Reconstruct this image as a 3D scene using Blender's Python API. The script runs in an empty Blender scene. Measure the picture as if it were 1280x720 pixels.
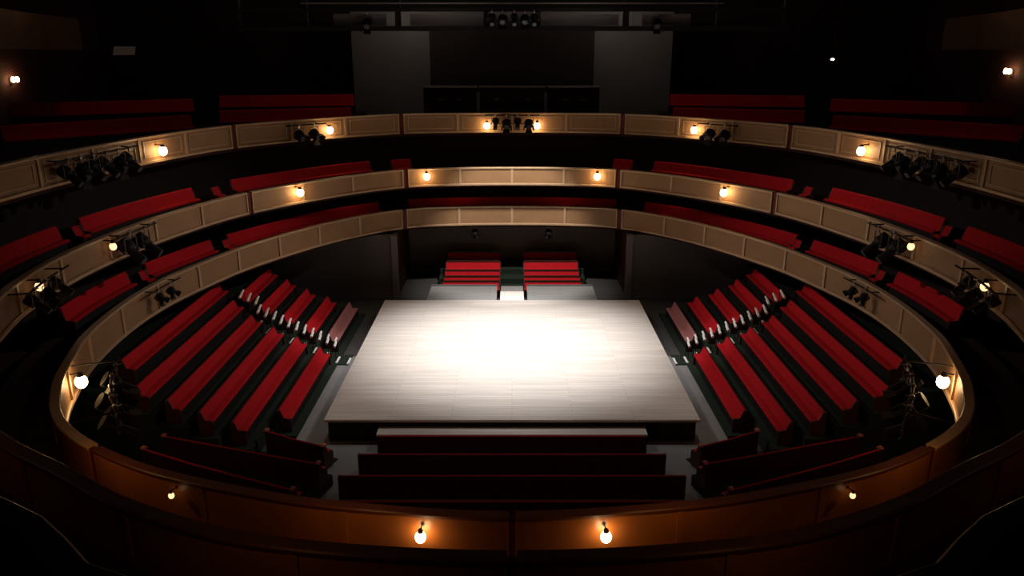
import bpy, bmesh, math, random
from mathutils import Vector, Matrix
random.seed(4)
PI = math.pi
C = bpy.context.scene.collection
SC = bpy.context.scene

# ------------------------------------------------------------------ camera, world, lights, exposure
cam_d = bpy.data.cameras.new('camera'); cam = bpy.data.objects.new('camera', cam_d); C.objects.link(cam)
cam_d.sensor_width = 36; cam_d.lens = 36 * 960 / 1280
cam_d.clip_start = 0.05; cam_d.clip_end = 200
cam.location = (0, 0, 11.05); cam.rotation_euler = (math.radians(90 - 17.08), 0, 0)
SC.camera = cam
SC.view_settings.view_transform = 'Standard'; SC.view_settings.look = 'None'
SC.view_settings.gamma = 1; SC.view_settings.use_curve_mapping = False
SC.view_settings.exposure = 0.0
SC.cycles.use_denoising = True
SC.cycles.max_bounces = 8; SC.cycles.diffuse_bounces = 5
SC.cycles.sample_clamp_indirect = 3
w = bpy.data.worlds.new('world'); SC.world = w; w.use_nodes = True
w.node_tree.nodes['Background'].inputs[0].default_value = (0.9, 0.6, 0.5, 1)
w.node_tree.nodes['Background'].inputs[1].default_value = 0.0

def spot(name, loc, target, energy, angle, blend, color, radius=.25):
    d = bpy.data.lights.new(name, 'SPOT'); d.energy = energy; d.spot_size = math.radians(angle)
    d.spot_blend = blend; d.color = color; d.shadow_soft_size = radius
    o = bpy.data.objects.new(name, d); C.objects.link(o); o.location = loc
    o.rotation_euler = (Vector(target) - Vector(loc)).to_track_quat('-Z', 'Y').to_euler()
    return o
spot('stage_key_light', (0, 26.7, 14.6), (0, 26.7, 0.75), 18500, 55, 1.0, (1, .97, .94))
spot('stage_wash_left', (-4.5, 23.0, 14.2), (-1.0, 25, 0.75), 1050, 78, 1.0, (1, .92, .86))
spot('stage_wash_right', (4.5, 23.0, 14.2), (1.0, 25, 0.75), 1050, 78, 1.0, (1, .92, .86))
spot('rear_bench_light', (0, 31.0, 11.8), (0, 35.6, 0.7), 5200, 50, .6, (1, .90, .84))
spot('side_bank_light_left', (5.5, 25.5, 13.5), (-9.4, 25.5, 2.0), 2300, 58, .9, (1, .86, .78))
spot('side_bank_light_right', (-5.5, 25.5, 13.5), (9.4, 25.5, 2.0), 2300, 58, .9, (1, .86, .78))
for s_ in (-1, 1): spot('aisle_fill_spot', (0, 27.5, 13.2), (7.1 * s_, 26.8, 1.0), 2600, 17, 1.0, (1, .93, .88), .1)  # added spots to brighten the aisle hoops
def point(name, loc, energy, color, radius=.1):
    d = bpy.data.lights.new(name, 'POINT'); d.energy = energy; d.color = color; d.shadow_soft_size = radius
    o = bpy.data.objects.new(name, d); C.objects.link(o); o.location = loc; return o
for x in (-4.8, 4.8): point('far_wall_fill', (x, 38.6, 13.4), 75, (1, .86, .76), .2)  # unseen sources added to lift the upper centre wall
for x in (-3, 3): point('gantry_fill_light', (x, 32.8, 13.3), 16, (1, .86, .78), .1)  # added fill for the gantry panels, no fitting modelled
for x in (-11, 11): point('upper_tier_fill', (x, 35.5, 14.5), 28, (1, .72, .6), .3)  # added fill over the top balcony benches, sources unseen
for x in (-17, 17): point('upper_tier_fill', (x, 29.5, 14.5), 30, (1, .72, .6), .3)  # second pair of added fill, further out

# ------------------------------------------------------------------ materials
def mat(name, col, rough=.6, metal=0.0, var=.0, scale=8.0, emis=None, estr=0, bump=0, spec=.3, sheen=0):
    m = bpy.data.materials.new(name); m.use_nodes = True
    nt = m.node_tree; b = nt.nodes['Principled BSDF']
    b.inputs['Base Color'].default_value = (*col, 1); b.inputs['Roughness'].default_value = rough
    b.inputs['Metallic'].default_value = metal; b.inputs['Specular IOR Level'].default_value = spec
    if sheen: b.inputs['Sheen Weight'].default_value = sheen
    if emis: b.inputs['Emission Color'].default_value = (*emis, 1); b.inputs['Emission Strength'].default_value = estr
    if var or bump:
        tc = nt.nodes.new('ShaderNodeTexCoord'); n = nt.nodes.new('ShaderNodeTexNoise')
        n.inputs['Scale'].default_value = scale; n.inputs['Detail'].default_value = 5
        nt.links.new(tc.outputs['Object'], n.inputs['Vector'])
        if var:
            mr = nt.nodes.new('ShaderNodeMapRange')
            mr.inputs['To Min'].default_value = 1 - var; mr.inputs['To Max'].default_value = 1 + var
            nt.links.new(n.outputs['Fac'], mr.inputs['Value'])
            mx = nt.nodes.new('ShaderNodeVectorMath'); mx.operation = 'SCALE'
            mx.inputs[0].default_value = col
            nt.links.new(mr.outputs[0], mx.inputs['Scale']); nt.links.new(mx.outputs[0], b.inputs['Base Color'])
        if bump:
            bp = nt.nodes.new('ShaderNodeBump'); bp.inputs['Strength'].default_value = bump; bp.inputs['Distance'].default_value = .01
            nt.links.new(n.outputs['Fac'], bp.inputs['Height']); nt.links.new(bp.outputs[0], b.inputs['Normal'])
    return m

def plank_mat(name, c1, c2, mortar, sx, sy, rough=.5):
    m = bpy.data.materials.new(name); m.use_nodes = True; nt = m.node_tree; b = nt.nodes['Principled BSDF']
    tc = nt.nodes.new('ShaderNodeTexCoord')
    br = nt.nodes.new('ShaderNodeTexBrick'); br.inputs['Color1'].default_value = (*c1, 1); br.inputs['Color2'].default_value = (*c2, 1)
    br.inputs['Mortar'].default_value = (*mortar, 1); br.inputs['Scale'].default_value = 1
    br.inputs['Brick Width'].default_value = sx; br.inputs['Row Height'].default_value = sy
    br.inputs['Mortar Size'].default_value = .006; br.inputs['Mortar Smooth'].default_value = .3
    nt.links.new(tc.outputs['Object'], br.inputs['Vector'])
    mp = nt.nodes.new('ShaderNodeMapping'); mp.inputs['Scale'].default_value = (.5, 9, 1)
    n = nt.nodes.new('ShaderNodeTexNoise'); n.inputs['Scale'].default_value = 1.2; n.inputs['Detail'].default_value = 6
    nt.links.new(tc.outputs['Object'], mp.inputs['Vector']); nt.links.new(mp.outputs[0], n.inputs['Vector'])
    mr = nt.nodes.new('ShaderNodeMapRange'); mr.inputs['To Min'].default_value = .72; mr.inputs['To Max'].default_value = 1.22
    nt.links.new(n.outputs['Fac'], mr.inputs['Value'])
    mx = nt.nodes.new('ShaderNodeVectorMath'); mx.operation = 'SCALE'
    nt.links.new(br.outputs['Color'], mx.inputs[0]); nt.links.new(mr.outputs[0], mx.inputs['Scale'])
    nt.links.new(mx.outputs[0], b.inputs['Base Color']); b.inputs['Roughness'].default_value = rough
    return m

def mesh_mat(name, col):
    """pierced metal sheet: a fine grid of dark holes in a tan sheet"""
    m = mat(name, col, .55, 0.0, .18, 1.3)
    nt = m.node_tree; b = nt.nodes['Principled BSDF']
    tc = nt.nodes.new('ShaderNodeTexCoord'); n = nt.nodes.new('ShaderNodeTexNoise'); n.inputs['Scale'].default_value = 14
    nt.links.new(tc.outputs['Object'], n.inputs['Vector'])
    bp = nt.nodes.new('ShaderNodeBump'); bp.inputs['Strength'].default_value = .4; bp.inputs['Distance'].default_value = .02
    nt.links.new(n.outputs['Fac'], bp.inputs['Height']); nt.links.new(bp.outputs[0], b.inputs['Normal'])
    return m

M = dict(
    red=mat('red_upholstery', (.46, .010, .017), .85, 0, .2, 6, bump=.3, spec=.12),
    litred=mat('lit_pink_upholstery', (.33, .13, .13), .85, 0, .2, 6, bump=.3),  # red upholstery, its colour paled for the light falling on it
    darkred=mat('dark_red_back', (.045, .004, .007), .6, 0, .15, 5, spec=.15),
    plinth=mat('black_plinth', (.012, .012, .012), .7),
    endwood=mat('dark_stained_wood', (.05, .018, .012), .4, 0, .3, 9),
    armred=mat('arm_pad', (.45, .12, .10), .35),
    stage=plank_mat('pale_stage_boards', (.60, .55, .51), (.52, .475, .44), (.30, .27, .25), 3.6, .16),
    stagegrey=plank_mat('grey_deck_boards', (.30, .31, .31), (.27, .28, .28), (.06, .06, .06), 2.4, .3),
    bridge=mat('white_bridge_board', (.74, .70, .66), .6, 0, .06, 3),
    black=mat('matt_black', (.010, .009, .009), .8),
    floor=mat('dark_grey_floor_paint', (.06, .058, .056), .6, 0, .2, 1.5),
    litfloor=mat('lit_grey_floor_covering', (.23, .23, .235), .55, 0, .2, 1.5),  # front floor's lit tone put into a paler grey
    terrace=mat('green_black_carpet', (.012, .022, .014), .95, 0, .3, 20),
    nosing=mat('pale_step_nosing', (.85, .83, .80), .35, 0),
    panel=mesh_mat('tan_pierced_panel', (.27, .155, .075)),
    rail=mat('pale_bronze_rail', (.44, .30, .18), .4, .15, .12, 3),
    moulding=mat('bronze_moulding', (.42, .29, .19), .45, .1),
    dimcap=mat('shaded_reddish_rail', (.075, .022, .010), .5, 0, .3, 2, spec=.25),  # rail colour darkened for the weaker light on the near sections
    backwood=mat('amber_varnished_wood', (.22, .075, .018), .35, 0, .45, 1.1),
    redpost=mat('dark_red_post', (.10, .012, .010), .6),
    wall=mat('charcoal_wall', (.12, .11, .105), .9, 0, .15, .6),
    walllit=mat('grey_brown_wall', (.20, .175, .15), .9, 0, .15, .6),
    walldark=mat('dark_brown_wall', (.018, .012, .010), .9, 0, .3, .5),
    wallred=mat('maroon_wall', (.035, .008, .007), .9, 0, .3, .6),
    soffit=mat('dark_soffit', (.02, .017, .015), .9),
    bulk=mat('brown_bulkhead', (.11, .06, .025), .8, 0, .15, .6),
    carpet=mat('dark_carpet', (.03, .010, .010), .95, 0, .3, 14),
    metal=mat('black_painted_metal', (.012, .011, .011), .6, 0, spec=.2),
    steel=mat('brushed_steel', (.35, .33, .32), .3, .9),
    gun=mat('gunmetal', (.10, .095, .09), .4, .7),
    lens=mat('glass_lens', (.08, .09, .10), .35, .3),
    bulb=mat('warm_glowing_glass', (1, .8, .5), .4, emis=(1, .63, .30), estr=34),
    dimbulb=mat('faint_warm_glass', (1, .8, .5), .4, emis=(1, .62, .32), estr=1.6),
    whitebulb=mat('small_white_light', (1, .9, .8), .4, emis=(1, .85, .75), estr=5),
    grey=mat('grey_housing', (.16, .15, .15), .6),
    paper=mat('grey_white_card', (.75, .73, .72), .7),
)

# ------------------------------------------------------------------ helpers
def link_mesh(name, bm, m, parent=None, smooth=False):
    bmesh.ops.recalc_face_normals(bm, faces=bm.faces)
    me = bpy.data.meshes.new(name); bm.to_mesh(me); bm.free(); me.materials.append(m)
    if smooth:
        for p in me.polygons: p.use_smooth = True
    o = bpy.data.objects.new(name, me); C.objects.link(o)
    if parent:
        o.parent = parent
        o.matrix_parent_inverse = Matrix.Identity(4)
        for v in me.vertices: v.co -= Vector(parent.location) if not parent.get('_local') else Vector((0, 0, 0))
    return o
def thing(name, label, cat, loc=(0, 0, 0), group=None):
    o = bpy.data.objects.new(name, None); C.objects.link(o); o.location = loc; o.empty_display_size = .2
    o['label'] = label; o['category'] = cat
    if group: o['group'] = group
    return o
def tag(o, label, cat, group=None):
    o['label'] = label; o['category'] = cat
    if group: o['group'] = group
    return o
def structure(name, bm, m):
    o = link_mesh(name, bm, m); o['kind'] = 'structure'; return o
def box(bm, x0, x1, y0, y1, z0, z1, bevel=0):
    vs = [bm.verts.new((x, y, z)) for x in (x0, x1) for y in (y0, y1) for z in (z0, z1)]
    q = [(0, 1, 3, 2), (4, 6, 7, 5), (0, 4, 5, 1), (2, 3, 7, 6), (0, 2, 6, 4), (1, 5, 7, 3)]
    fs = [bm.faces.new([vs[i] for i in f]) for f in q]
    if bevel:
        es = {e for f in fs for e in f.edges}
        bmesh.ops.bevel(bm, geom=list(es), offset=bevel, segments=2, affect='EDGES')
    return bm
def boxm(*a, **k): return box(bmesh.new(), *a, **k)
def tube(bm, p0, p1, r0, r1=None, seg=10, cap=True):
    p0, p1 = Vector(p0), Vector(p1); r1 = r0 if r1 is None else r1
    q = (p1 - p0).to_track_quat('Z', 'Y')
    A = [[bm.verts.new(p + q @ Vector((r * math.cos(2 * PI * i / seg), r * math.sin(2 * PI * i / seg), 0))) for i in range(seg)] for p, r in ((p0, r0), (p1, r1))]
    for i in range(seg): bm.faces.new((A[0][i], A[0][(i + 1) % seg], A[1][(i + 1) % seg], A[1][i]))
    if cap: bm.faces.new(A[0][::-1]); bm.faces.new(A[1])
    return bm
def sweep(bm, path, prof, closed=False):
    """path: list of ((x,y),(nx,ny)); prof: closed polygon of (d,z)"""
    rings = [[bm.verts.new((p[0] + n[0] * d, p[1] + n[1] * d, z)) for d, z in prof] for p, n in path]
    k = len(prof); N = len(rings)
    for i in range(N if closed else N - 1):
        a, b = rings[i], rings[(i + 1) % N]
        for j in range(k): bm.faces.new((a[j], a[(j + 1) % k], b[(j + 1) % k], b[j]))
    if not closed:
        bm.faces.new(rings[0]); bm.faces.new(rings[-1][::-1])
    return bm
def rect(d0, d1, z0, z1): return [(d0, z0), (d1, z0), (d1, z1), (d0, z1)]

# ---- balcony plans
def catmull(pts, n=8):
    out = []
    N = len(pts)
    for i in range(N):
        p0, p1, p2, p3 = (Vector(pts[(i + k) % N]) for k in (-1, 0, 1, 2))
        for j in range(n):
            t = j / n
            out.append(.5 * ((2 * p1) + (p2 - p0) * t + (2 * p0 - 5 * p1 + 4 * p2 - p3) * t * t + (3 * p1 - p0 - 3 * p2 + p3) * t ** 3))
    return out
class Ring:
    def __init__(s, left, ztop, zbot, n=8):
        pts = left + [(-x, y) for x, y in left[::-1] if abs(x) > 1e-6]
        s.P = catmull(pts, n); s.zt, s.zb = ztop, zbot
        s.S = [0]
        for i in range(len(s.P)): s.S.append(s.S[-1] + (s.P[(i + 1) % len(s.P)] - s.P[i]).length)
        s.L = s.S[-1]
    def at(s, u):
        u %= s.L
        N = len(s.P)
        import bisect
        i = min(bisect.bisect_right(s.S, u) - 1, N - 1)
        t = (u - s.S[i]) / max(1e-9, s.S[i + 1] - s.S[i])
        p = s.P[i].lerp(s.P[(i + 1) % N], t)
        def tan(k): return (s.P[(k + 1) % N] - s.P[(k - 1) % N]).normalized()
        tg = tan(i).lerp(tan((i + 1) % N), t).normalized()
        # ring runs far centre -> left -> near -> right : counter-clockwise, outward normal = right-hand side
        n = Vector((tg.y, -tg.x))
        return p, n
    def near(s, x, y):
        best = min(range(len(s.P)), key=lambda i: (s.P[i] - Vector((x, y))).length)
        u0 = s.S[best]; bu, bd = u0, 9e9
        for k in range(-60, 61):
            u = u0 + k * .02
            d = (s.at(u)[0] - Vector((x, y))).length
            if d < bd: bd, bu = d, u
        return bu % s.L
    def path(s, u0, u1, off=0, step=.35):
        n = max(2, int(abs(u1 - u0) / step) + 1); out = []
        for i in range(n + 1):
            p, nn = s.at(u0 + (u1 - u0) * i / n)
            out.append(((p.x + nn.x * off, p.y + nn.y * off), (nn.x, nn.y)))
        return out
    def full(s, off=0, n=160):
        return [((p + nn * off)[:], nn[:]) for p, nn in (s.at(s.L * i / n) for i in range(n))]
R1 = Ring([(0, 36.1), (-2.6, 35.95), (-5.05, 35.3), (-7.65, 32.7), (-9.85, 28.7), (-10.8, 25.7), (-11.25, 23.4), (-11.3, 21.2), (-11.05, 18.9), (-10.65, 17.4), (-9.95, 15.5), (-8.8, 13.7), (-6.7, 12.2), (-4.28, 11.29), (-2.5, 10.88), (0, 10.64)], 4.05, 3.15)
R2 = Ring([(0, 35.3), (-2.5, 35.15), (-4.9, 34.55), (-7.45, 32.3), (-10.0, 28.6), (-11.2, 24.9), (-11.6, 22.3), (-11.72, 20.2), (-11.65, 18.7), (-11.45, 17.3), (-11.1, 15.9), (-10.2, 13.4), (-8.9, 11.2), (-7.12, 9.6), (-5.66, 8.66), (-4.4, 7.86), (-2.65, 7.2), (0, 6.94)], 6.0, 5.2)
R3 = Ring([(0, 37.2), (-2.6, 37.1), (-5.3, 36.5), (-8.3, 34.2), (-11.1, 30.8), (-12.4, 26.9), (-12.8, 24.0), (-13.05, 21.6), (-13.1, 19.2), (-12.95, 16.2), (-12.2, 13.0), (-10.5, 9.8), (-7.8, 7.0), (-5.0, 5.2), (-3.0, 4.15), (-2.2, 3.56), (0, 3.1)], 8.3, 7.4)

# ------------------------------------------------------------------ the room shell
def shell():
    structure('floor', boxm(-22.6, 22.6, -5, 44.2, -.3, 0), M['floor'])
    structure('floor_lit_front', boxm(-6.44, 6.44, 12, 27.1, 0, .012), M['litfloor'])
    structure('ceiling', boxm(-22.6, 22.6, -5, 44.2, 16, 16.3), M['black'])
    structure('wall_left', boxm(-22.9, -22.6, -5, 44.2, 0, 16), M['wallred'])
    structure('wall_right', boxm(22.6, 22.9, -5, 44.2, 0, 16), M['wallred'])
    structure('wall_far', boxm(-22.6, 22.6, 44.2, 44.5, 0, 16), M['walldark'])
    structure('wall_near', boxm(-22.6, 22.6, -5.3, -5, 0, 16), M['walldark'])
    # walls beside the recess, ground level
    for s, n in ((-1, 'left'), (1, 'right')):
        x0, x1 = sorted((s * 5.55, s * 12.8))
        structure('wall_stalls_' + n, boxm(x0, x1, 34.3, 34.5, 0, 3.03), M['wall'])
        x0, x1 = sorted((s * 5.3, s * 5.55))
        structure('trim_1' if s < 0 else 'trim_2', boxm(x0, x1, 34.2, 34.6, 0, 3.03), M['grey'])
        x0, x1 = sorted((s * 5.35, s * 5.5))
        structure('wall_recess_' + n, boxm(x0, x1, 34.6, 38.9, 0, 3.03), M['wallred'])
        # outer stalls wall
        x0, x1 = sorted((s * 12.9, s * 13.1))
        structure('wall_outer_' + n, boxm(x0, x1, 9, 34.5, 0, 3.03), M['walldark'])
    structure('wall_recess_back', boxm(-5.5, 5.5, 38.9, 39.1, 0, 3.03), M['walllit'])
    # wall band behind tiers one and two (following the plan)
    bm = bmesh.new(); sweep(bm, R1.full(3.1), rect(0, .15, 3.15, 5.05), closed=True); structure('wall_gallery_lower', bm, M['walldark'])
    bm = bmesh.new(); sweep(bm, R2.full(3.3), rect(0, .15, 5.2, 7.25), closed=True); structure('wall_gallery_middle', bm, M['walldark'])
    # balcony floors
    for R, w_, nm in ((R1, 3.4, 'lower'), (R2, 3.6, 'middle')):
        bm = bmesh.new(); sweep(bm, R.full(.06), rect(0, w_, R.zb - .12, R.zb), closed=True); structure('floor_gallery_' + nm, bm, M['carpet'])
    bm = bmesh.new(); sweep(bm, R3.full(.06), rect(0, 4.2, 7.25, 7.4), closed=True); structure('floor_gallery_upper', bm, M['carpet'])
    # upper gallery back stalls floor, raised
    bm = bmesh.new(); sweep(bm, R3.full(1.9), rect(0, 2.4, 7.4, 7.55), closed=True); structure('floor_gallery_step', bm, M['carpet'])
    # centre wall at the upper gallery
    structure('wall_upper_centre', boxm(-8.2, 8.2, 41.2, 41.4, 7.4, 13.0), M['wall'])
    structure('wall_upper_centre_panel', boxm(-4.2, 4.2, 41.0, 41.2, 9.4, 12.6), M['walldark'])
shell()

# bulkheads at the upper corners
for s, side in ((-1, 'left'), (1, 'right')):
    bm = bmesh.new()
    pts = [(-12.5, 17), (-15.8, 23.4), (-17.8, 29.5), (-19.2, 36)]
    path = []
    for i, p in enumerate(pts):
        a = Vector(pts[max(0, i - 1)]); b = Vector(pts[min(3, i + 1)]); t = (b - a).normalized()
        path.append(((p[0] * -s * 1.0, p[1]), (-t.y * -s * 1.0, t.x)))
    sweep(bm, path, rect(0, .5, 11.15, 12.45)); structure('trim_3' if s < 0 else 'trim_4', bm, M['bulk'])

# ------------------------------------------------------------------ terraces of the side banks
PITCH, RISE = .82, .38
def row_x(i): return 6.9 + PITCH * i
def row_base(i): return .1 + RISE * i
ORD = ['first', 'second', 'third', 'fourth', 'fifth', 'sixth', 'seventh', 'eighth', 'ninth', 'tenth', 'eleventh', 'twelfth']
for s, side in ((-1, 'left'), (1, 'right')):
    for i in range(6):
        xf = s * (row_x(i) - .46); xb = s * 12.88
        if i < 5: xb = s * (row_x(i + 1) - .46)
        x0, x1 = sorted((xf, xb))
        y0 = (20.6, 19.1, 19.0, 19.0, 19.0, 19.6)[i]
        structure('terrace_floor', boxm(x0, x1, y0, 31.9 if i < 5 else 33.0, 0, row_base(i)), M['terrace'])

# ------------------------------------------------------------------ benches
def bench(path, z, label, group, mt='red', arms=True, backs='darkred', seat_d=.34, armpad=False, toprail=0, tall=0):
    mid = path[len(path) // 2][0]
    loc = (mid[0], mid[1], z)
    r = thing('upholstered_bench', label, 'bench', loc, group)
    d = seat_d
    def P(prof): return [(a, b + z) for a, b in prof]
    bm = bmesh.new(); sweep(bm, path, P([(.0, .37), (-.01, .41), (.02, .435), (.1, .44), (d - .10, .43), (d - .10, .33), (.03, .34)])); link_mesh('seat', bm, M[mt], r)
    bm = bmesh.new(); sweep(bm, path, P([(d - .13, .42), (d - .03, .66 + tall), (d - .0, .70 + tall), (d + .02, .70 + tall), (d + .04, .67 + tall), (d + .02, .38), (d - .08, .38)])); link_mesh('backrest', bm, M[mt], r)
    bm = bmesh.new(); sweep(bm, path, P([(d + .02, .12), (d + .04, .69 + tall), (d + .055, .705 + tall), (d + .075, .69 + tall), (d + .07, .12)])); link_mesh('back_panel', bm, M[backs], r)
    bm = bmesh.new(); sweep(bm, path, P([(.07, 0), (.06, .34), (d - .02, .34), (d + .02, 0)])); link_mesh('plinth', bm, M['plinth'], r)
    if toprail:
        bm = bmesh.new(); sweep(bm, path, P([(d - .03, .695), (d - .03, .70 + toprail), (d + .075, .70 + toprail), (d + .075, .695)])); link_mesh('top_rail', bm, M['endwood'], r)
    if arms:
        for e in (0, -1):
            p, n = path[e]; q = path[1 if e == 0 else -2][0]
            t = Vector((p[0] - q[0], p[1] - q[1])).normalized()
            sub = [((p[0] + t.x * .0, p[1] + t.y * .0), n), ((p[0] + t.x * .05, p[1] + t.y * .05), n)]
            bm = bmesh.new(); sweep(bm, sub, P([(.0, 0), (.0, .38), (.03, .43), (d - .13, .45), (d - .03, .70), (d + .07, .70), (d + .07, 0)]))
            ep = link_mesh('end_panel', bm, M['endwood'], r)
            if armpad:
                sub = [((p[0] - t.x * .02, p[1] - t.y * .02), n), ((p[0] + t.x * .08, p[1] + t.y * .08), n)]
                bm = bmesh.new(); sweep(bm, sub, P([(d - .05, .70), (d - .07, .73), (d - .04, .76), (d + .05, .76), (d + .09, .73), (d + .08, .70)]))
                link_mesh('armrest', bm, M['armred'], r).parent = ep
    return r
def straight(p0, p1, n, k=6):
    n = Vector(n).normalized()
    return [((p0[0] + (p1[0] - p0[0]) * i / k, p0[1] + (p1[1] - p0[1]) * i / k), (n.x, n.y)) for i in range(k + 1)]

YS = [20.9, 19.4, 19.25, 19.2, 19.2, 20.2]; YE = [26.05, 26.1, 26.1, 26.3, 26.9, 27.7]
US = [27.35, 27.2, 27.3, 27.3, 27.55]; UE = [31.3, 30.9, 30.8, 30.9, 31.2]
for s, side in ((-1, 'left'), (1, 'right')):
    for i in range(6):
        xf = s * (row_x(i) - .27)
        bench(straight((xf, YS[i]), (xf, YE[i]), (s, 0)), row_base(i),
              'long red upholstered bench in the %s side bank, %s row out from the stage' % (side, ORD[i]), 'long benches of the side banks', 'red')
    for i in range(5):
        xf = s * (row_x(i) - .27)
        lab = ('short red bench coloured greyish pink for the light on it beyond the %s aisle, closest to the stage' % side) if i == 0 else \
              'short red bench beyond the %s lit steps, %s row out from the stage' % (side, ORD[i])
        bench(straight((xf, US[i]), (xf, UE[i]), (s, 0)), row_base(i), lab, 'short benches beyond the side aisles', 'litred' if i == 0 else 'red')
# front stalls, seen from behind
for i, (yb, hw) in enumerate([(19.42, 3.75), (18.4, 4.1), (17.3, 4.4), (16.12, 4.5)]):
    # path on the seat front; back faces the camera
    bench(straight((-hw, yb + .42), (hw, yb + .42), (0, -1)), 0.0,
          'dark straight bench seen from behind in front of the stage, %s row from the stage' % ORD[i], 'straight benches in front of the stage', 'red', armpad=False)
# angled rows left and right of them
AR = [[(-5.2, 18.75), (-6.1, 19.15), (-6.98, 19.62)],
      [(-4.98, 17.35), (-6.3, 17.75), (-7.8, 18.25), (-9.5, 18.8)],
      [(-5.15, 15.65), (-6.5, 16.2), (-8.0, 16.85), (-9.45, 17.55)]]
AB = [.05, .32, .62]
for s, side in ((-1, 'left'), (1, 'right')):
    for i in range(3):
        P = [Vector((p[0] * -s, p[1])) for p in AR[i]]
        path = []
        for j, p in enumerate(P):
            t = (P[min(j + 1, len(P) - 1)] - P[max(j - 1, 0)]).normalized()
            n = Vector((-t.y, t.x)); n = n if n.y < 0 else -n
            path.append(((p - n * .42)[:], n[:]))
        bench(path, AB[i], 'dark angled bench at the near %s corner of the stage, %s row from the stage' % (side, ORD[i]), 'angled benches at the near corners of the stage', 'red', armpad=True)
        # its step
        if i:
            bm = bmesh.new(); sweep(bm, path, rect(-.3, 1.35 if i == 2 else 1.0, 0, AB[i])); structure('terrace_floor', bm, M['terrace'])
        else:
            bm = bmesh.new(); sweep(bm, path, rect(-.25, .9, 0, AB[i])); structure('terrace_floor', bm, M['terrace'])
# rows behind the stage
BY = [34.75, 35.55, 36.2, 36.95, 37.8]; BZ = [0, 0, .12, .38, .64]
for s, side in ((-1, 'left'), (1, 'right')):
    for i in range(5):
        x0, x1 = sorted((s * .60, s * 3.25))
        bench(straight((x0, BY[i] - .45), (x1, BY[i] - .45), (0, 1)), BZ[i],
              'bright red short bench behind the stage, %s of the white bridge, %s row back' % (side, ORD[i]), 'short benches behind the stage', 'red', arms=True, seat_d=.36, toprail=.07)
for i, (y0, y1) in enumerate([(35.55, 36.3), (36.3, 37.1), (37.1, 38.88)]):
    structure('terrace_floor', boxm(-3.6, 3.6, y0, y1, 0, BZ[i + 2]), M['terrace'])

# ------------------------------------------------------------------ stage
st = thing('thrust_stage', 'large rectangular pale boarded thrust stage under a bright spot of light', 'stage', (0, 26.05, 0))
link_mesh('deck', boxm(-5.52, 5.52, 20.36, 31.74, .67, .75, bevel=.01), M['stage'], st)
link_mesh('skirt', boxm(-5.42, 5.42, 20.46, 31.64, 0, .67), M['black'], st)
sp = thing('front_step', 'long pale low step along the near edge of the stage', 'step', (0, 20.1, 0))
link_mesh('tread', boxm(-3.92, 3.92, 19.92, 20.455, .44, .50, bevel=.008), M['stage'], sp)
link_mesh('riser', boxm(-3.88, 3.88, 19.97, 20.455, 0, .44), M['black'], sp)
for s, side in ((-1, 'left'), (1, 'right')):
    dk = thing('rear_deck', 'low grey platform behind the stage, %s of the white bridge' % side, 'platform', (s * 2.2, 33, 0), 'grey platforms behind the stage')
    x0, x1 = sorted((s * .68, s * 3.74))
    link_mesh('deck', boxm(x0, x1, 31.80, 34.12, .62, .68, bevel=.01), M['stagegrey'], dk)
    link_mesh('kerb', boxm(x0, x1, 34.02, 34.12, .68, .74), M['grey'], dk)
    link_mesh('skirt', boxm(x0 + .05, x1 - .05, 31.85, 34.08, 0, .62), M['black'], dk)
br = thing('bridge_walkway', 'short white walkway between the grey platforms behind the stage', 'walkway', (0, 33, 0))
link_mesh('deck', boxm(-.52, .52, 31.75, 33.05, .66, .74, bevel=.01), M['bridge'], br)
link_mesh('upper_step', boxm(-.5, .5, 33.05, 34.0, .60, .70, bevel=.01), M['stagegrey'], br)
link_mesh('skirt', boxm(-.5, .5, 31.8, 34.0, 0, .60), M['black'], br)

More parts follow.
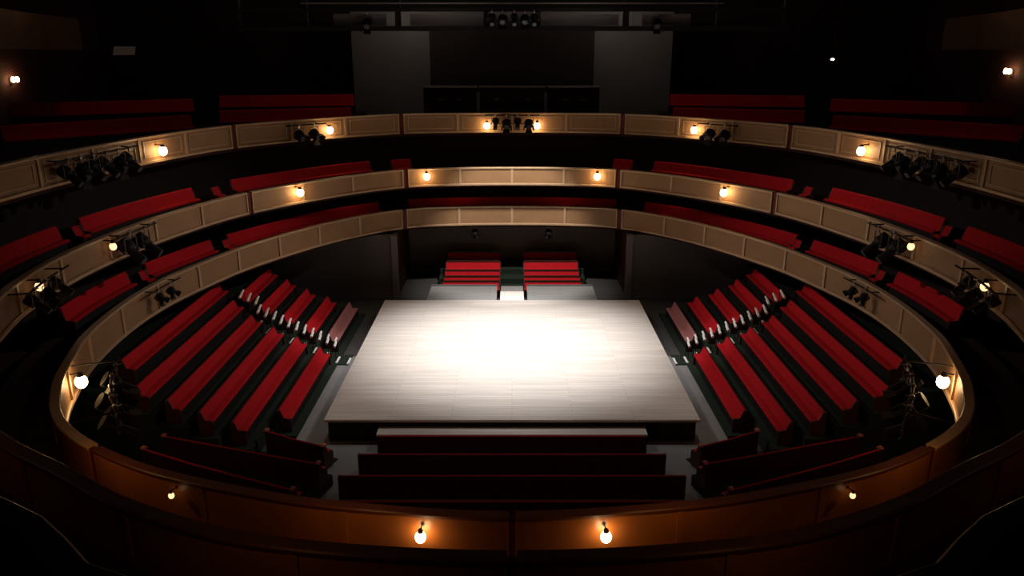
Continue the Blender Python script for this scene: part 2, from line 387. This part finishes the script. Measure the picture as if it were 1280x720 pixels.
# ------------------------------------------------------------------ aisle steps with pale nosings
for s, side in ((-1, 'left'), (1, 'right')):
    a = thing('aisle_steps', 'flight of aisle steps with bright nosings cutting through the %s bank' % side, 'steps', (s * 8.5, 26.75, 0))
    for i in range(6):
        for h in (0, 1):
            x_ = row_x(i) - .46 - .41 * (1 - h); zt = row_base(i) - (.19 if h == 0 else 0)
            if i == 0 and h == 0: zt = .05
            if i == 5 and h == 1: continue
            x0, x1 = sorted((s * x_, s * (x_ + .41)))
            yo = .0 if i < 4 else .5
            zb = (row_base(i - 1) if i else 0) if h == 0 else row_base(i)
            if h == 0:
                t = link_mesh('tread', boxm(x0, x1, 26.22 + yo, 27.15 + yo * .4, zb, zt), M['terrace'], a)
            nx = s * x_
            x0, x1 = sorted((nx - s * .015, nx + s * .06))
            link_mesh('nosing', boxm(x0, x1, 26.2 + yo, 26.78 + yo * .6, zt, zt + .035), M['nosing'], a)
    h = thing('aisle_handrail', 'stepped row of bright steel hoops climbing the aisle of the %s bank' % side, 'handrail', (s * 8.5, 26.6, 0))
    for k in range(15):
        x_ = row_x(0) - .40 + .273 * k; i = max(0, min(5, int((x_ - row_x(0) + .87) / PITCH)))
        zb_ = row_base(i) - (.19 if (x_ - row_x(i)) < -.46 else 0); zt_ = .1 + RISE * (x_ - row_x(0) + .5) / PITCH + .62
        if i == 5: continue
        y0 = 26.28 + (0, 0, 0, .08, .72)[i]; y1 = y0 + .42
        bm = bmesh.new(); X = s * x_
        zb_ = min(zb_, zt_ - .3)
        ym = (y0 + y1) / 2 + .1
        for ya, za in ((y0 + .1, 0), (ym + .18, .02)):
            link_mesh('post', tube(bmesh.new(), (X, ya, zb_), (X, ya, zt_ + za), .014, .014, 8), M['metal'], h)
        tube(bm, (X, y0 - .05, zt_ - .03), (X, y0 + .24, zt_ + .05), .05, .045, 8)
        tube(bm, (X + s * .06, ym + .02, zt_ + .0), (X + s * .06, ym + .3, zt_ + .07), .045, .04, 8)
        link_mesh('grip', bm, M['nosing'], h)

# ------------------------------------------------------------------ balcony fronts
def front(R, u0, u1, label, bay=2.4, gap=.11, mould=False, group='balcony front sections', near=False):
    """u0<u1 along the ring"""
    rail = M['dimcap'] if near else M['rail']
    a, b = u0 + gap * (.45 if near else 1), u1 - gap * (.45 if near else 1)
    mp, _ = R.at((a + b) / 2)
    r = thing('balcony_front', label, 'balcony front', (mp.x, mp.y, R.zb), group)
    zb, zt = R.zb, R.zt
    P = R.path(a, b)
    link_mesh('panel', sweep(bmesh.new(), P, rect(.02, .05, zb + .0, zt - .05)), M['panel'], r)
    link_mesh('back_board', sweep(bmesh.new(), P, rect(.10, .12, zb, zt - .05)), M['backwood'], r)
    link_mesh('cap_rail', sweep(bmesh.new(), P, [(-.04, zt - .07), (-.05, zt - .02), (-.03, zt), (.14, zt), (.16, zt - .02), (.15, zt - .07)]), rail, r)
    link_mesh('bottom_rail', sweep(bmesh.new(), P, [(-.05, zb - .02), (-.05, zb + .05), (-.02, zb + .07), (.06, zb + .07), (.06, zb - .02)]), M['rail'], r)
    nb = max(1, round((b - a) / bay))
    for i in range(nb + 1):
        u = a + (b - a) * i / nb
        w_ = .05
        u_0 = max(a, u - w_); u_1 = min(b, u + w_)
        link_mesh('stile', sweep(bmesh.new(), R.path(u_0, u_1, step=.1), rect(-.03, .03, zb + .06, zt - .06)), M['rail'], r)
        link_mesh('back_stile', sweep(bmesh.new(), R.path(u_0, u_1, step=.1), rect(.115, .14, zb + .02, zt - .06)), M['backwood'], r)
        if i < nb and mould:
            c0, c1 = u + .22, a + (b - a) * (i + 1) / nb - .22
            bm = bmesh.new()
            for z0 in (zb + .17, zt - .2):
                sweep(bm, R.path(c0, c1), rect(-.005, .025, z0, z0 + .03))
            for c in (c0, c1 - .03):
                sweep(bm, R.path(c, c + .03, step=.1), rect(-.005, .025, zb + .17, zt - .17))
            link_mesh('moulding', bm, M['moulding'], r)
    return r
def posts(R, us, txt):
    for u, lab in us:
        p, n = R.at(u)
        o = link_mesh('front_post', sweep(bmesh.new(), R.path(u - .1, u + .1, step=.1), rect(.03, .13, R.zb - .02, R.zt - .03)), M['redpost'])
        tag(o, lab, 'post', 'dark posts between front sections')
def secs(R, cuts, names, tier, **k):
    """cuts: points on the left half far->near; mirrored; names: labels"""
    us = [R.near(*c) for c in cuts]
    L = R.L
    allu = [-us[0]] + us if cuts[0][0] != 0 else us
    pieces = [(-us[0], us[0], 'centre')]
    for i in range(len(us) - 1):
        pieces.append((us[i], us[i + 1], 'left', i)); pieces.append((L - us[i + 1], L - us[i], 'right', i))
    for pc in pieces:
        if pc[2] == 'centre': lab = '%s balcony front, tan panelled section facing the camera at the far centre' % tier
        else: lab = '%s balcony front, %s' % (tier, names[pc[3]] % pc[2])
        front(R, pc[0], pc[1], lab, group=tier + ' balcony front', near=(pc[2] != 'centre' and pc[3] == len(us) - 2), **k)
    pl = []
    for i, u in enumerate(us):
        if abs(u - L / 2) < .05: pl.append((u, 'dark upright post splitting the %s balcony front at the near centre' % tier)); continue
        pl.append((u, 'dark red post in the %s balcony front, %s to the left of the far centre' % (tier, ORD[i])))
        pl.append((L - u, 'dark red post in the %s balcony front, %s to the right of the far centre' % (tier, ORD[i])))
    posts(R, pl, tier)
secs(R1, [(-5.02, 35.3), (-7.7, 12.8), (0, 10.64)], ['long curved tan section sweeping round the %s side', 'near amber section seen from behind, %s half'], 'lowest')
secs(R2, [(-4.8, 34.6), (-9.85, 28.7), (-10.6, 14.4), (0, 6.94)], ['shorter panelled section just %s of the far centre', 'long section sweeping round the %s side', 'dim brown near section at the bottom of view, %s half'], 'middle')
secs(R3, [(-5.15, 36.5), (-11.05, 30.9), (-12.95, 16.2), (0, 3.1)], ['framed panel section just %s of the far centre', 'long section sweeping round the %s side with spotlights', 'black near section in the bottom %s corner'], 'top', mould=True)

for R, d_, z0, z1 in ((R1, .85, R1.zb, 3.45), (R2, .85, R2.zb, 5.5)):
    bm = bmesh.new(); sweep(bm, R.full(d_), rect(0, .75, z0, z1), closed=True); structure('floor_gallery_plinth', bm, M['carpet'])
# ------------------------------------------------------------------ gallery benches
def gal(R, a, b, off, z, label, group, mt='red'):
    u0, u1 = R.near(*a), R.near(*b)
    bench(R.path(u0, u1, off=off, step=.4), z, label, group, mt, tall=.12)
u = R1.near(-4.55, 35.6)
bench(R1.path(-u, u, off=1.0, step=.4), 3.52, 'long gently curved red bench in the lowest balcony at the far centre', 'lowest balcony benches')
for s, side in ((-1, 'left'), (1, 'right')):
    for j, (p, q) in enumerate([((-5.5, 34.9), (-9.9, 28.6)), ((-10.15, 27.8), (-11.05, 24.6)), ((-11.2, 23.7), (-11.2, 20.3))]):
        p, q = ((p[0] * -s, p[1]), (q[0] * -s, q[1]))
        gal(R1, p, q, .95, 3.45, 'curved red bench in the lowest balcony, %s side, %s from the far centre' % (side, ORD[j]), 'lowest balcony benches')
    for j, (p, q) in enumerate([((-5.7, 34.0), (-9.75, 29.0)), ((-10.4, 27.4), (-11.6, 22.3)), ((-11.65, 21.3), (-11.6, 17.3))]):
        p, q = ((p[0] * -s, p[1]), (q[0] * -s, q[1]))
        gal(R2, p, q, .95, 5.5, 'curved red bench in the middle balcony, %s side, %s from the far centre' % (side, ORD[j]), 'middle balcony benches')
    # single seats by the centre posts of the middle balcony
    p, q = (-5.0 * -s, 34.5), (-4.35 * -s, 34.75)
    gal(R2, p, q, .7, 5.5, 'small single red seat in the middle balcony beside the %s centre post' % side, 'single seats in the middle balcony')
    # narrow end seats by the gaps (red slivers)
    for k, (pt, z_, off) in enumerate([((-10.0, 28.3), 3.45, .75), ((-11.1, 24.15), 3.45, .75)]):
        uu = R1.near(pt[0] * -s, pt[1])
        bench(R1.path(uu - .14, uu + .14, off=off, step=.2), z_, 'small red end seat in the lowest balcony, %s side, %s from the far centre' % (side, ORD[k]), 'small end seats')
    for k, (pt, z_) in enumerate([((-10.15, 28.2), 5.5), ((-11.65, 21.8), 5.5)]):
        uu = R2.near(pt[0] * -s, pt[1])
        bench(R2.path(uu - .14, uu + .14, off=.75, step=.2), z_, 'small red end seat in the middle balcony, %s side, %s from the far centre' % (side, ORD[k]), 'small end seats')
    # top balcony, two rows
    def seg(p, q): 
        p = Vector((p[0] * -s, p[1])); q = Vector((q[0] * -s, q[1])); t = (q - p).normalized(); n = Vector((-t.y, t.x)); c = Vector((0, 22))
        if (p - c).dot(n) < 0: n = -n
        return straight(p[:], q[:], n[:])
    for nm, p, q, z_ in [('lower', (-7.6, 37.3), (-13.2, 35.4), 7.6), ('upper', (-7.9, 39.5), (-14.2, 38.2), 8.1)]:
        bench(seg(p, q), z_, '%s red bench in the top balcony, block nearest the %s of the centre wall' % (nm, side), 'top balcony benches', tall=.22)
    for nm, p, q, z_ in [('lower', (-13.3, 32.8), (-18.2, 27.9), 7.6), ('upper', (-14.4, 35.7), (-20.6, 32.2), 8.1)]:
        bench(seg(p, q), z_, '%s red bench in the top balcony, outer block on the far %s' % (nm, side), 'top balcony benches', tall=.22)
    for k, (p, q, z_) in enumerate([((-7.3, 39.3), (-14.6, 37.9), 8.1), ((-14.2, 35.3), (-21.5, 31.2), 8.1)]):
        bm = bmesh.new(); sweep(bm, seg(p, q), rect(0, 1.6, 7.3, z_)); structure('terrace_floor', bm, M['carpet'])
    for k, (p, q, z_) in enumerate([((-7.3, 37.0), (-13.6, 34.9), 7.6), ((-12.9, 33.1), (-18.6, 27.2), 7.6)]):
        bm = bmesh.new(); sweep(bm, seg(p, q), rect(0, 2.2, 7.3, z_)); structure('terrace_floor', bm, M['carpet'])

# ------------------------------------------------------------------ house lamps on the fronts
def globe_bm(c, r, seg=14, rings=8, sz=1.15):
    bm = bmesh.new(); bmesh.ops.create_uvsphere(bm, u_segments=seg, v_segments=rings, radius=r)
    for v in bm.verts: v.co = Vector((v.co.x, v.co.y, v.co.z * sz)) + Vector(c)
    return bm
def lamp_proto(m, r):
    root = thing('globe_lamp', 'x', 'lamp'); root['_local'] = 1
    link_mesh('globe', globe_bm((0, -.26, 0), r), M[m], root, True)
    bm = bmesh.new(); tube(bm, (0, -.26, r), (0, -.26, r + .09), r * .55, r * .4); tube(bm, (0, -.26, r + .07), (0, .0, r + .07), .018)
    link_mesh('bracket', bm, M['metal'], root)
    bm = bmesh.new(); tube(bm, (0, -.0, r + .07), (0, .035, r + .07), .06, .06, 12); link_mesh('wall_plate', bm, M['metal'], root)
    return root
def dup(root, loc, rz, label, group=None, scale=None):
    r = root.copy(); C.objects.link(r); r.location = loc; r.rotation_euler = (0, 0, rz); r['label'] = label
    if group: r['group'] = group
    if scale: r.scale = (scale,) * 3
    for ch in root.children:
        c = ch.copy(); C.objects.link(c); c.parent = r
        for g in ch.children:
            d = g.copy(); C.objects.link(d); d.parent = c
    return r
def on_ring(R, pt, z, d=0.0):
    u = R.near(*pt); p, n = R.at(u); p = p + n * d
    return (p.x, p.y, z), math.atan2(n.y, n.x) - PI / 2      # local +y points outward (into the front)
protos = {'bulb': lamp_proto('bulb', .14), 'dimbulb': lamp_proto('dimbulb', .10)}
used = set()
def place_lamp(kind, loc, rz, label, group):
    if kind not in used:
        used.add(kind); r = protos[kind]; r.location = loc; r.rotation_euler = (0, 0, rz); r['label'] = label; r['group'] = group
        return r
    return dup(protos[kind], loc, rz, label, group)
for s, side in ((-1, 'left'), (1, 'right')):
    for R, pt, z, kind, lab in [
        (R3, (-12.35, 27.0), 7.76, 'bulb', 'glowing globe lamp on the top balcony front, %s side, outermost lit one'),
        (R3, (-8.1, 34.3), 7.78, 'bulb', 'glowing globe lamp on the top balcony front, %s side, beyond the framed panel'),
        (R3, (-1.2, 37.15), 7.72, 'bulb', 'glowing globe lamp on the top balcony front beside the centre spotlights, %s one'),
        (R2, (-8.7, 30.7), 5.66, 'bulb', 'glowing globe lamp on the middle balcony front, %s side, above the curved bench'),
        (R2, (-3.9, 34.85), 5.66, 'bulb', 'glowing globe lamp on the middle balcony front, centre section, %s one'),
        (R2, (-11.55, 21.4), 5.72, 'dimbulb', 'faint amber lamp on the middle balcony front, %s side, beside long spotlights'),
        (R2, (-11.6, 17.4), 5.72, 'dimbulb', 'faint amber lamp on the middle balcony front at the %s edge of view'),
        (R1, (-10.35, 16.6), 3.62, 'bulb', 'glowing globe lamp inside the lowest balcony front, nearest the camera on the %s')]:
        loc, rz = on_ring(R, (pt[0] * -s, pt[1]), z, 0.02)
        place_lamp(kind, loc, rz, lab % side, 'globe lamps on the balcony fronts')
# audience-side lamps on the near lowest front
for x, side in ((-1.42, 'left'), (1.45, 'right')):
    loc, rz = on_ring(R1, (x, 10.7), 3.72, .125)
    place_lamp('bulb', loc, rz + PI, 'small glowing lamp on the near audience side of the lowest balcony front, %s of centre' % side, 'lamps on the near balcony front').scale = (.62, .62, .62)
for x, side in ((-5.75, 'left'), (5.75, 'right')):  # added glowing globes stand in for orange reflections on the near front
    loc, rz = on_ring(R1, (x, 11.8), 3.78, .125)
    place_lamp('dimbulb', loc, rz + PI, 'dim globe standing for an orange reflection under the rail of the near lowest balcony front, far %s' % side, 'lamps on the near balcony front').scale = (.5, .5, .5)

# ------------------------------------------------------------------ stage lanterns
for R, zc, en in ((R1, 5.0, 1.6), (R2, 7.05, 1.4)):  # added fill lights under the balcony soffits, no fittings built
    nl = 16
    for i in range(nl):
        p, n = R.at(R.L * (i + .5) / nl)
        near = p.y < 14
        if near and R is R2 and p.y < 9: en_n = 6
        else: en_n = 26 if R is R1 else 4
        cf = .35 if abs(p.x) > 11 else (.8 if abs(p.x) > 7 else 2.2)
        o = point('soffit_fill', (p.x + n.x * 1.0, p.y + n.y * 1.0, zc), en * cf if not near else en_n, (1, .62, .5) if not near else (1, .50, .17), .08)
def lantern(kind):
    root = thing('stage_spotlight', 'x', 'spotlight'); root['_local'] = 1
    L, r = (.62, .12) if kind == 'profile' else (.34, .15)
    tilt = math.radians(38)
    dirv = Vector((0, -math.cos(tilt), -math.sin(tilt)))   # points inward and down
    c = Vector((0, 0, -.36))
    q = dirv.to_track_quat('Z', 'Y')
    bm = bmesh.new()
    a, b = c - dirv * L * .42, c + dirv * L * .5
    if kind == 'profile':
        tube(bm, a, c - dirv * .05, r * 1.15, r * 1.15, 12); tube(bm, c - dirv * .05, c + dirv * .02, r * 1.15, r * .7, 12); tube(bm, c + dirv * .02, b, r * .72, r * .8, 12)
    else:
        tube(bm, a, a + dirv * .1, r * .8, r, 12); tube(bm, a + dirv * .1, b, r, r * 1.05, 12)
    body = link_mesh('housing', bm, M['metal'], root)
    bm = bmesh.new()
    for k in range(4): tube(bm, a + dirv * (.03 + .045 * k), a + dirv * (.045 + .045 * k), r * 1.25, r * 1.25, 12)
    link_mesh('cooling_fins', bm, M['metal'], root)
    bm = bmesh.new(); tube(bm, b - dirv * .01, b + dirv * .012, r * .7, r * .66, 14); link_mesh('lens', bm, M['lens'], root)
    bm = bmesh.new()
    side = Vector((1, 0, 0)); w_ = r * 1.35
    for s_ in (-1, 1):
        tube(bm, c + side * w_ * s_, Vector((w_ * s_, 0, -.1)), .012, .012, 6)
        tube(bm, c + side * w_ * s_, c + side * (w_ + .05) * s_, .035, .035, 8)
    tube(bm, Vector((-w_, 0, -.1)), Vector((w_, 0, -.1)), .012, .012, 6)
    link_mesh('yoke', bm, M['gun'], root)
    bm = bmesh.new(); tube(bm, (0, 0, -.11), (0, 0, -.02), .022, .022, 8); tube(bm, (-.03, 0, 0), (.03, 0, 0), .042, .042, 10); tube(bm, (0, -.04, .0), (0, -.1, .02), .012, .012, 6)
    link_mesh('hook_clamp', bm, M['steel'], root)
    if kind != 'profile':
        bm = bmesh.new()
        up = dirv.cross(side).normalized()
        for ax, sg in ((side, 1), (side, -1), (up, 1), (up, -1)):
            o_ = up if ax is side else side
            p = b + ax * r * sg
            v = [bm.verts.new(p + o_ * r * .8), bm.verts.new(p - o_ * r * .8), bm.verts.new(p - o_ * r * 1.0 + dirv * .16 + ax * sg * .07), bm.verts.new(p + o_ * r * 1.0 + dirv * .16 + ax * sg * .07)]
            f = bm.faces.new(v); g = bmesh.ops.extrude_face_region(bm, geom=[f])
            for e in g['geom']:
                if isinstance(e, bmesh.types.BMVert): e.co += ax * sg * .006
        link_mesh('barn_doors', bm, M['metal'], root)
    return root
LP = {'profile': lantern('profile'), 'fresnel': lantern('fresnel')}
lused = set()
def place_lantern(kind, loc, rz, label, group, sc=1.0):
    if kind not in lused:
        lused.add(kind); r = LP[kind]; r.location = loc; r.rotation_euler = (0, 0, rz); r['label'] = label; r['group'] = group; r.scale = (sc,) * 3
        return r
    return dup(LP[kind], loc, rz, label, group, sc)
def cluster(R, pa, pb, n, z, off, kinds, where, sc=1.0, bar=True, jitter=.25):
    ua, ub = R.near(*pa), R.near(*pb)
    if abs(ua - ub) > R.L / 2: ua, ub = (ua - R.L, ub) if ua > ub else (ua, ub - R.L)
    ua, ub = sorted((ua, ub))
    if bar:
        P = R.path(ua - .25, ub + .25, step=.3)
        bm = bmesh.new()
        pts = [(p[0] - nn[0] * off, p[1] - nn[1] * off) for p, nn in P]
        for a, b in zip(pts, pts[1:]): tube(bm, (*a, z), (*b, z), .028, .028, 8)
        mp = pts[len(pts) // 2]
        r = thing('lighting_bar', 'black lighting bar holding spotlights on ' + where, 'lighting bar', (mp[0], mp[1], z), 'lighting bars')
        link_mesh('pipe', bm, M['metal'], r)
        for k in (1, len(P) - 2):
            p, nn = P[k]
            bm = bmesh.new(); tube(bm, (p[0] - nn[0] * off, p[1] - nn[1] * off, z), (p[0] + nn[0] * .02, p[1] + nn[1] * .02, z), .02, .02, 8)
            link_mesh('bracket', bm, M['metal'], r)
    for i in range(n):
        u = ua + (ub - ua) * (i + .5) / n
        p, nn = R.at(u)
        rz = math.atan2(nn.y, nn.x) - PI / 2 + random.uniform(-jitter, jitter)
        # order them from the far centre
        k = i if pa[0] <= 0 else n - 1 - i
        place_lantern(kinds[i % len(kinds)], (p.x - nn.x * off, p.y - nn.y * off, z), rz,
                      'black spotlight on %s, %s from the far end' % (where, ORD[k]), 'spotlights on ' + where, sc)
for s, side in ((-1, 'left'), (1, 'right')):
    f = -s
    cluster(R3, (-12.7 * f, 25.2), (-13.05 * f, 21.6), 6, 8.12, .42, ['profile', 'fresnel', 'profile'], '%s side of top balcony front' % side, 1.25)
    cluster(R3, (-8.5 * f, 34.0), (-9.5 * f, 32.9), 2, 8.1, .38, ['fresnel', 'fresnel'], 'top balcony front, %s framed panel' % side, 1.2)
    cluster(R2, (-11.45 * f, 23.2), (-11.68 * f, 21.6), 2, 5.98, .42, ['profile', 'profile'], '%s side of middle balcony front' % side, 1.5)
    cluster(R2, (-11.6 * f, 18.4), (-11.2 * f, 16.2), 3, 5.9, .45, ['profile', 'fresnel'], 'near %s end of middle balcony front' % side, 1.0)
    cluster(R1, (-11.2 * f, 23.9), (-11.3 * f, 22.5), 2, 4.0, .3, ['fresnel', 'fresnel'], '%s side of lowest balcony front' % side, .75)
    cluster(R1, (-10.5 * f, 17.0), (-8.9 * f, 13.9), 5, 3.9, 1.0, ['profile', 'fresnel'], 'near %s corner of lowest balcony' % side, 1.35)
cluster(R3, (-1.05, 37.1), (1.05, 37.1), 4, 8.22, .4, ['fresnel', 'profile'], 'far centre of top balcony front', 1.1)
# small floods under the lowest balcony at the far centre
for x, side in ((-1.75, 'left'), (1.75, 'right')):
    (lx, ly, lz), rz = on_ring(R1, (x, 36.0), 3.02, .35)
    place_lantern('fresnel', (lx, ly, 3.0), rz, 'small black spotlight slung under the far lowest balcony, %s one' % side, 'spotlights slung under the far balcony', .8)

# ------------------------------------------------------------------ gantry at the top of the view
g = thing('lighting_gantry', 'long dark grey lighting gantry hung across the top of the room', 'gantry', (0, 35, 12))
link_mesh('lower_beam', boxm(-12, 12, 34.8, 35.2, 11.92, 12.12), M['black'], g)
link_mesh('upper_beam', boxm(-12, 12, 34.8, 35.2, 12.72, 12.85), M['black'], g)
link_mesh('top_rail', boxm(-9, 9, 34.75, 34.8, 13.0, 13.06), M['grey'], g)
for x0, x1 in ((-7.7, -5.4), (-4.4, -1.15), (1.2, 4.6), (5.6, 7.7)):
    link_mesh('grey_panel', boxm(x0, x1, 35.02, 35.08, 12.14, 12.62), M['grey'], g)
for x in (-11.8, -8.9, -4.9, -1.1, 1.1, 4.9, 8.9, 11.8):
    link_mesh('hanger', boxm(x - .12, x + .12, 34.9, 35.1, 12.1, 16), M['black'], g)
for i, x in enumerate((-.85, -.4, .1, .55, .95)):
    place_lantern('fresnel' if i % 2 else 'profile', (x, 34.75, 12.75), 0, 'black spotlight bunched at the middle of the gantry, %s from the left' % ORD[i], 'spotlights at the middle of the gantry', 1.05)
for i, x in enumerate((-6.2, 6.2)):
    place_lantern('fresnel', (x, 34.75, 12.6), 0, 'single dark spotlight on the gantry, %s of the middle' % ('left', 'right')[i], 'single spotlights on the gantry', 1.1)

# control desk at the far centre of the top balcony
for i, (x0, x1) in enumerate(((-4.45, -1.75), (-1.65, 1.65), (1.75, 4.4))):
    d = thing('control_desk', 'low dark control desk behind the top balcony front, %s' % ('left one', 'middle one', 'right one')[i], 'desk', ((x0 + x1) / 2, 39.5, 7.4), 'control desks')
    link_mesh('desk_top', boxm(x0, x1, 39.2, 40.2, 9.35, 9.42), M['grey'], d)
    link_mesh('front_panel', boxm(x0 + .05, x1 - .05, 39.35, 39.4, 7.42, 9.35), M['walldark'], d)
    link_mesh('side_panel', boxm(x0 + .05, x0 + .1, 39.4, 40.15, 7.42, 9.35), M['walldark'], d)
    link_mesh('side_panel', boxm(x1 - .1, x1 - .05, 39.4, 40.15, 7.42, 9.35), M['walldark'], d)
    for x in (x0 + .9, x1 - .9):
        link_mesh('indicator_plate', boxm(x - .12, x + .12, 39.32, 39.35, 8.75, 8.82), M['grey'], d)

# lamps and marks on the side walls
def wall_lamp(loc, s, label):
    r = thing('wall_lamp', label, 'lamp', loc, 'wall lamps')
    x, y, z = loc
    link_mesh('backplate', boxm(min(x, x - s * .04), max(x, x - s * .04), y - .1, y + .1, z - .15, z + .15), M['metal'], r)
    for dy in (-.14, .14):
        bm = bmesh.new(); tube(bm, (x - s * .02, y, z - .08), (x - s * .22, y + dy, z - .1), .014); tube(bm, (x - s * .22, y + dy, z - .1), (x - s * .22, y + dy, z - .02), .03)
        a = link_mesh('arm', bm, M['metal'], r)
        b = link_mesh('candle_bulb', globe_bm((x - s * .22, y + dy, z + .07), .085, sz=1.5), M['bulb'], r, True)
wall_lamp((-22.58, 35.8, 9.8), -1, 'twin candle lamp glowing on the left side wall above the top balcony')
wall_lamp((22.58, 36.0, 10.15), 1, 'twin candle lamp glowing on the right side wall above the top balcony')
r = thing('hanging_card', 'small grey-white tilted card hanging at the upper left', 'sign', (-17.9, 37, 11.3))
link_mesh('card', sweep(bmesh.new(), [((-18.4, 37), (0, 1)), ((-17.4, 37), (0, 1))], [(0, 10.92), (.02, 10.92), (.22, 11.3), (.2, 11.3)]), M['paper'], r)
bm = bmesh.new()
for x in (-18.3, -17.5): tube(bm, (x, 37.18, 11.28), (x, 37.18, 16), .008, .008, 6)
link_mesh('wire', bm, M['metal'], r)
r = thing('pendant_light', 'tiny white light hanging at the upper right', 'lamp', (15.2, 38, 10.9))
link_mesh('bulb', globe_bm((15.2, 38, 10.72), .09, sz=.6), M['whitebulb'], r, True)
link_mesh('cable', tube(bmesh.new(), (15.2, 38, 10.76), (15.2, 38, 16), .01, .01, 6), M['metal'], r)
for o in bpy.data.objects:
    if '_local' in o: del o['_local']
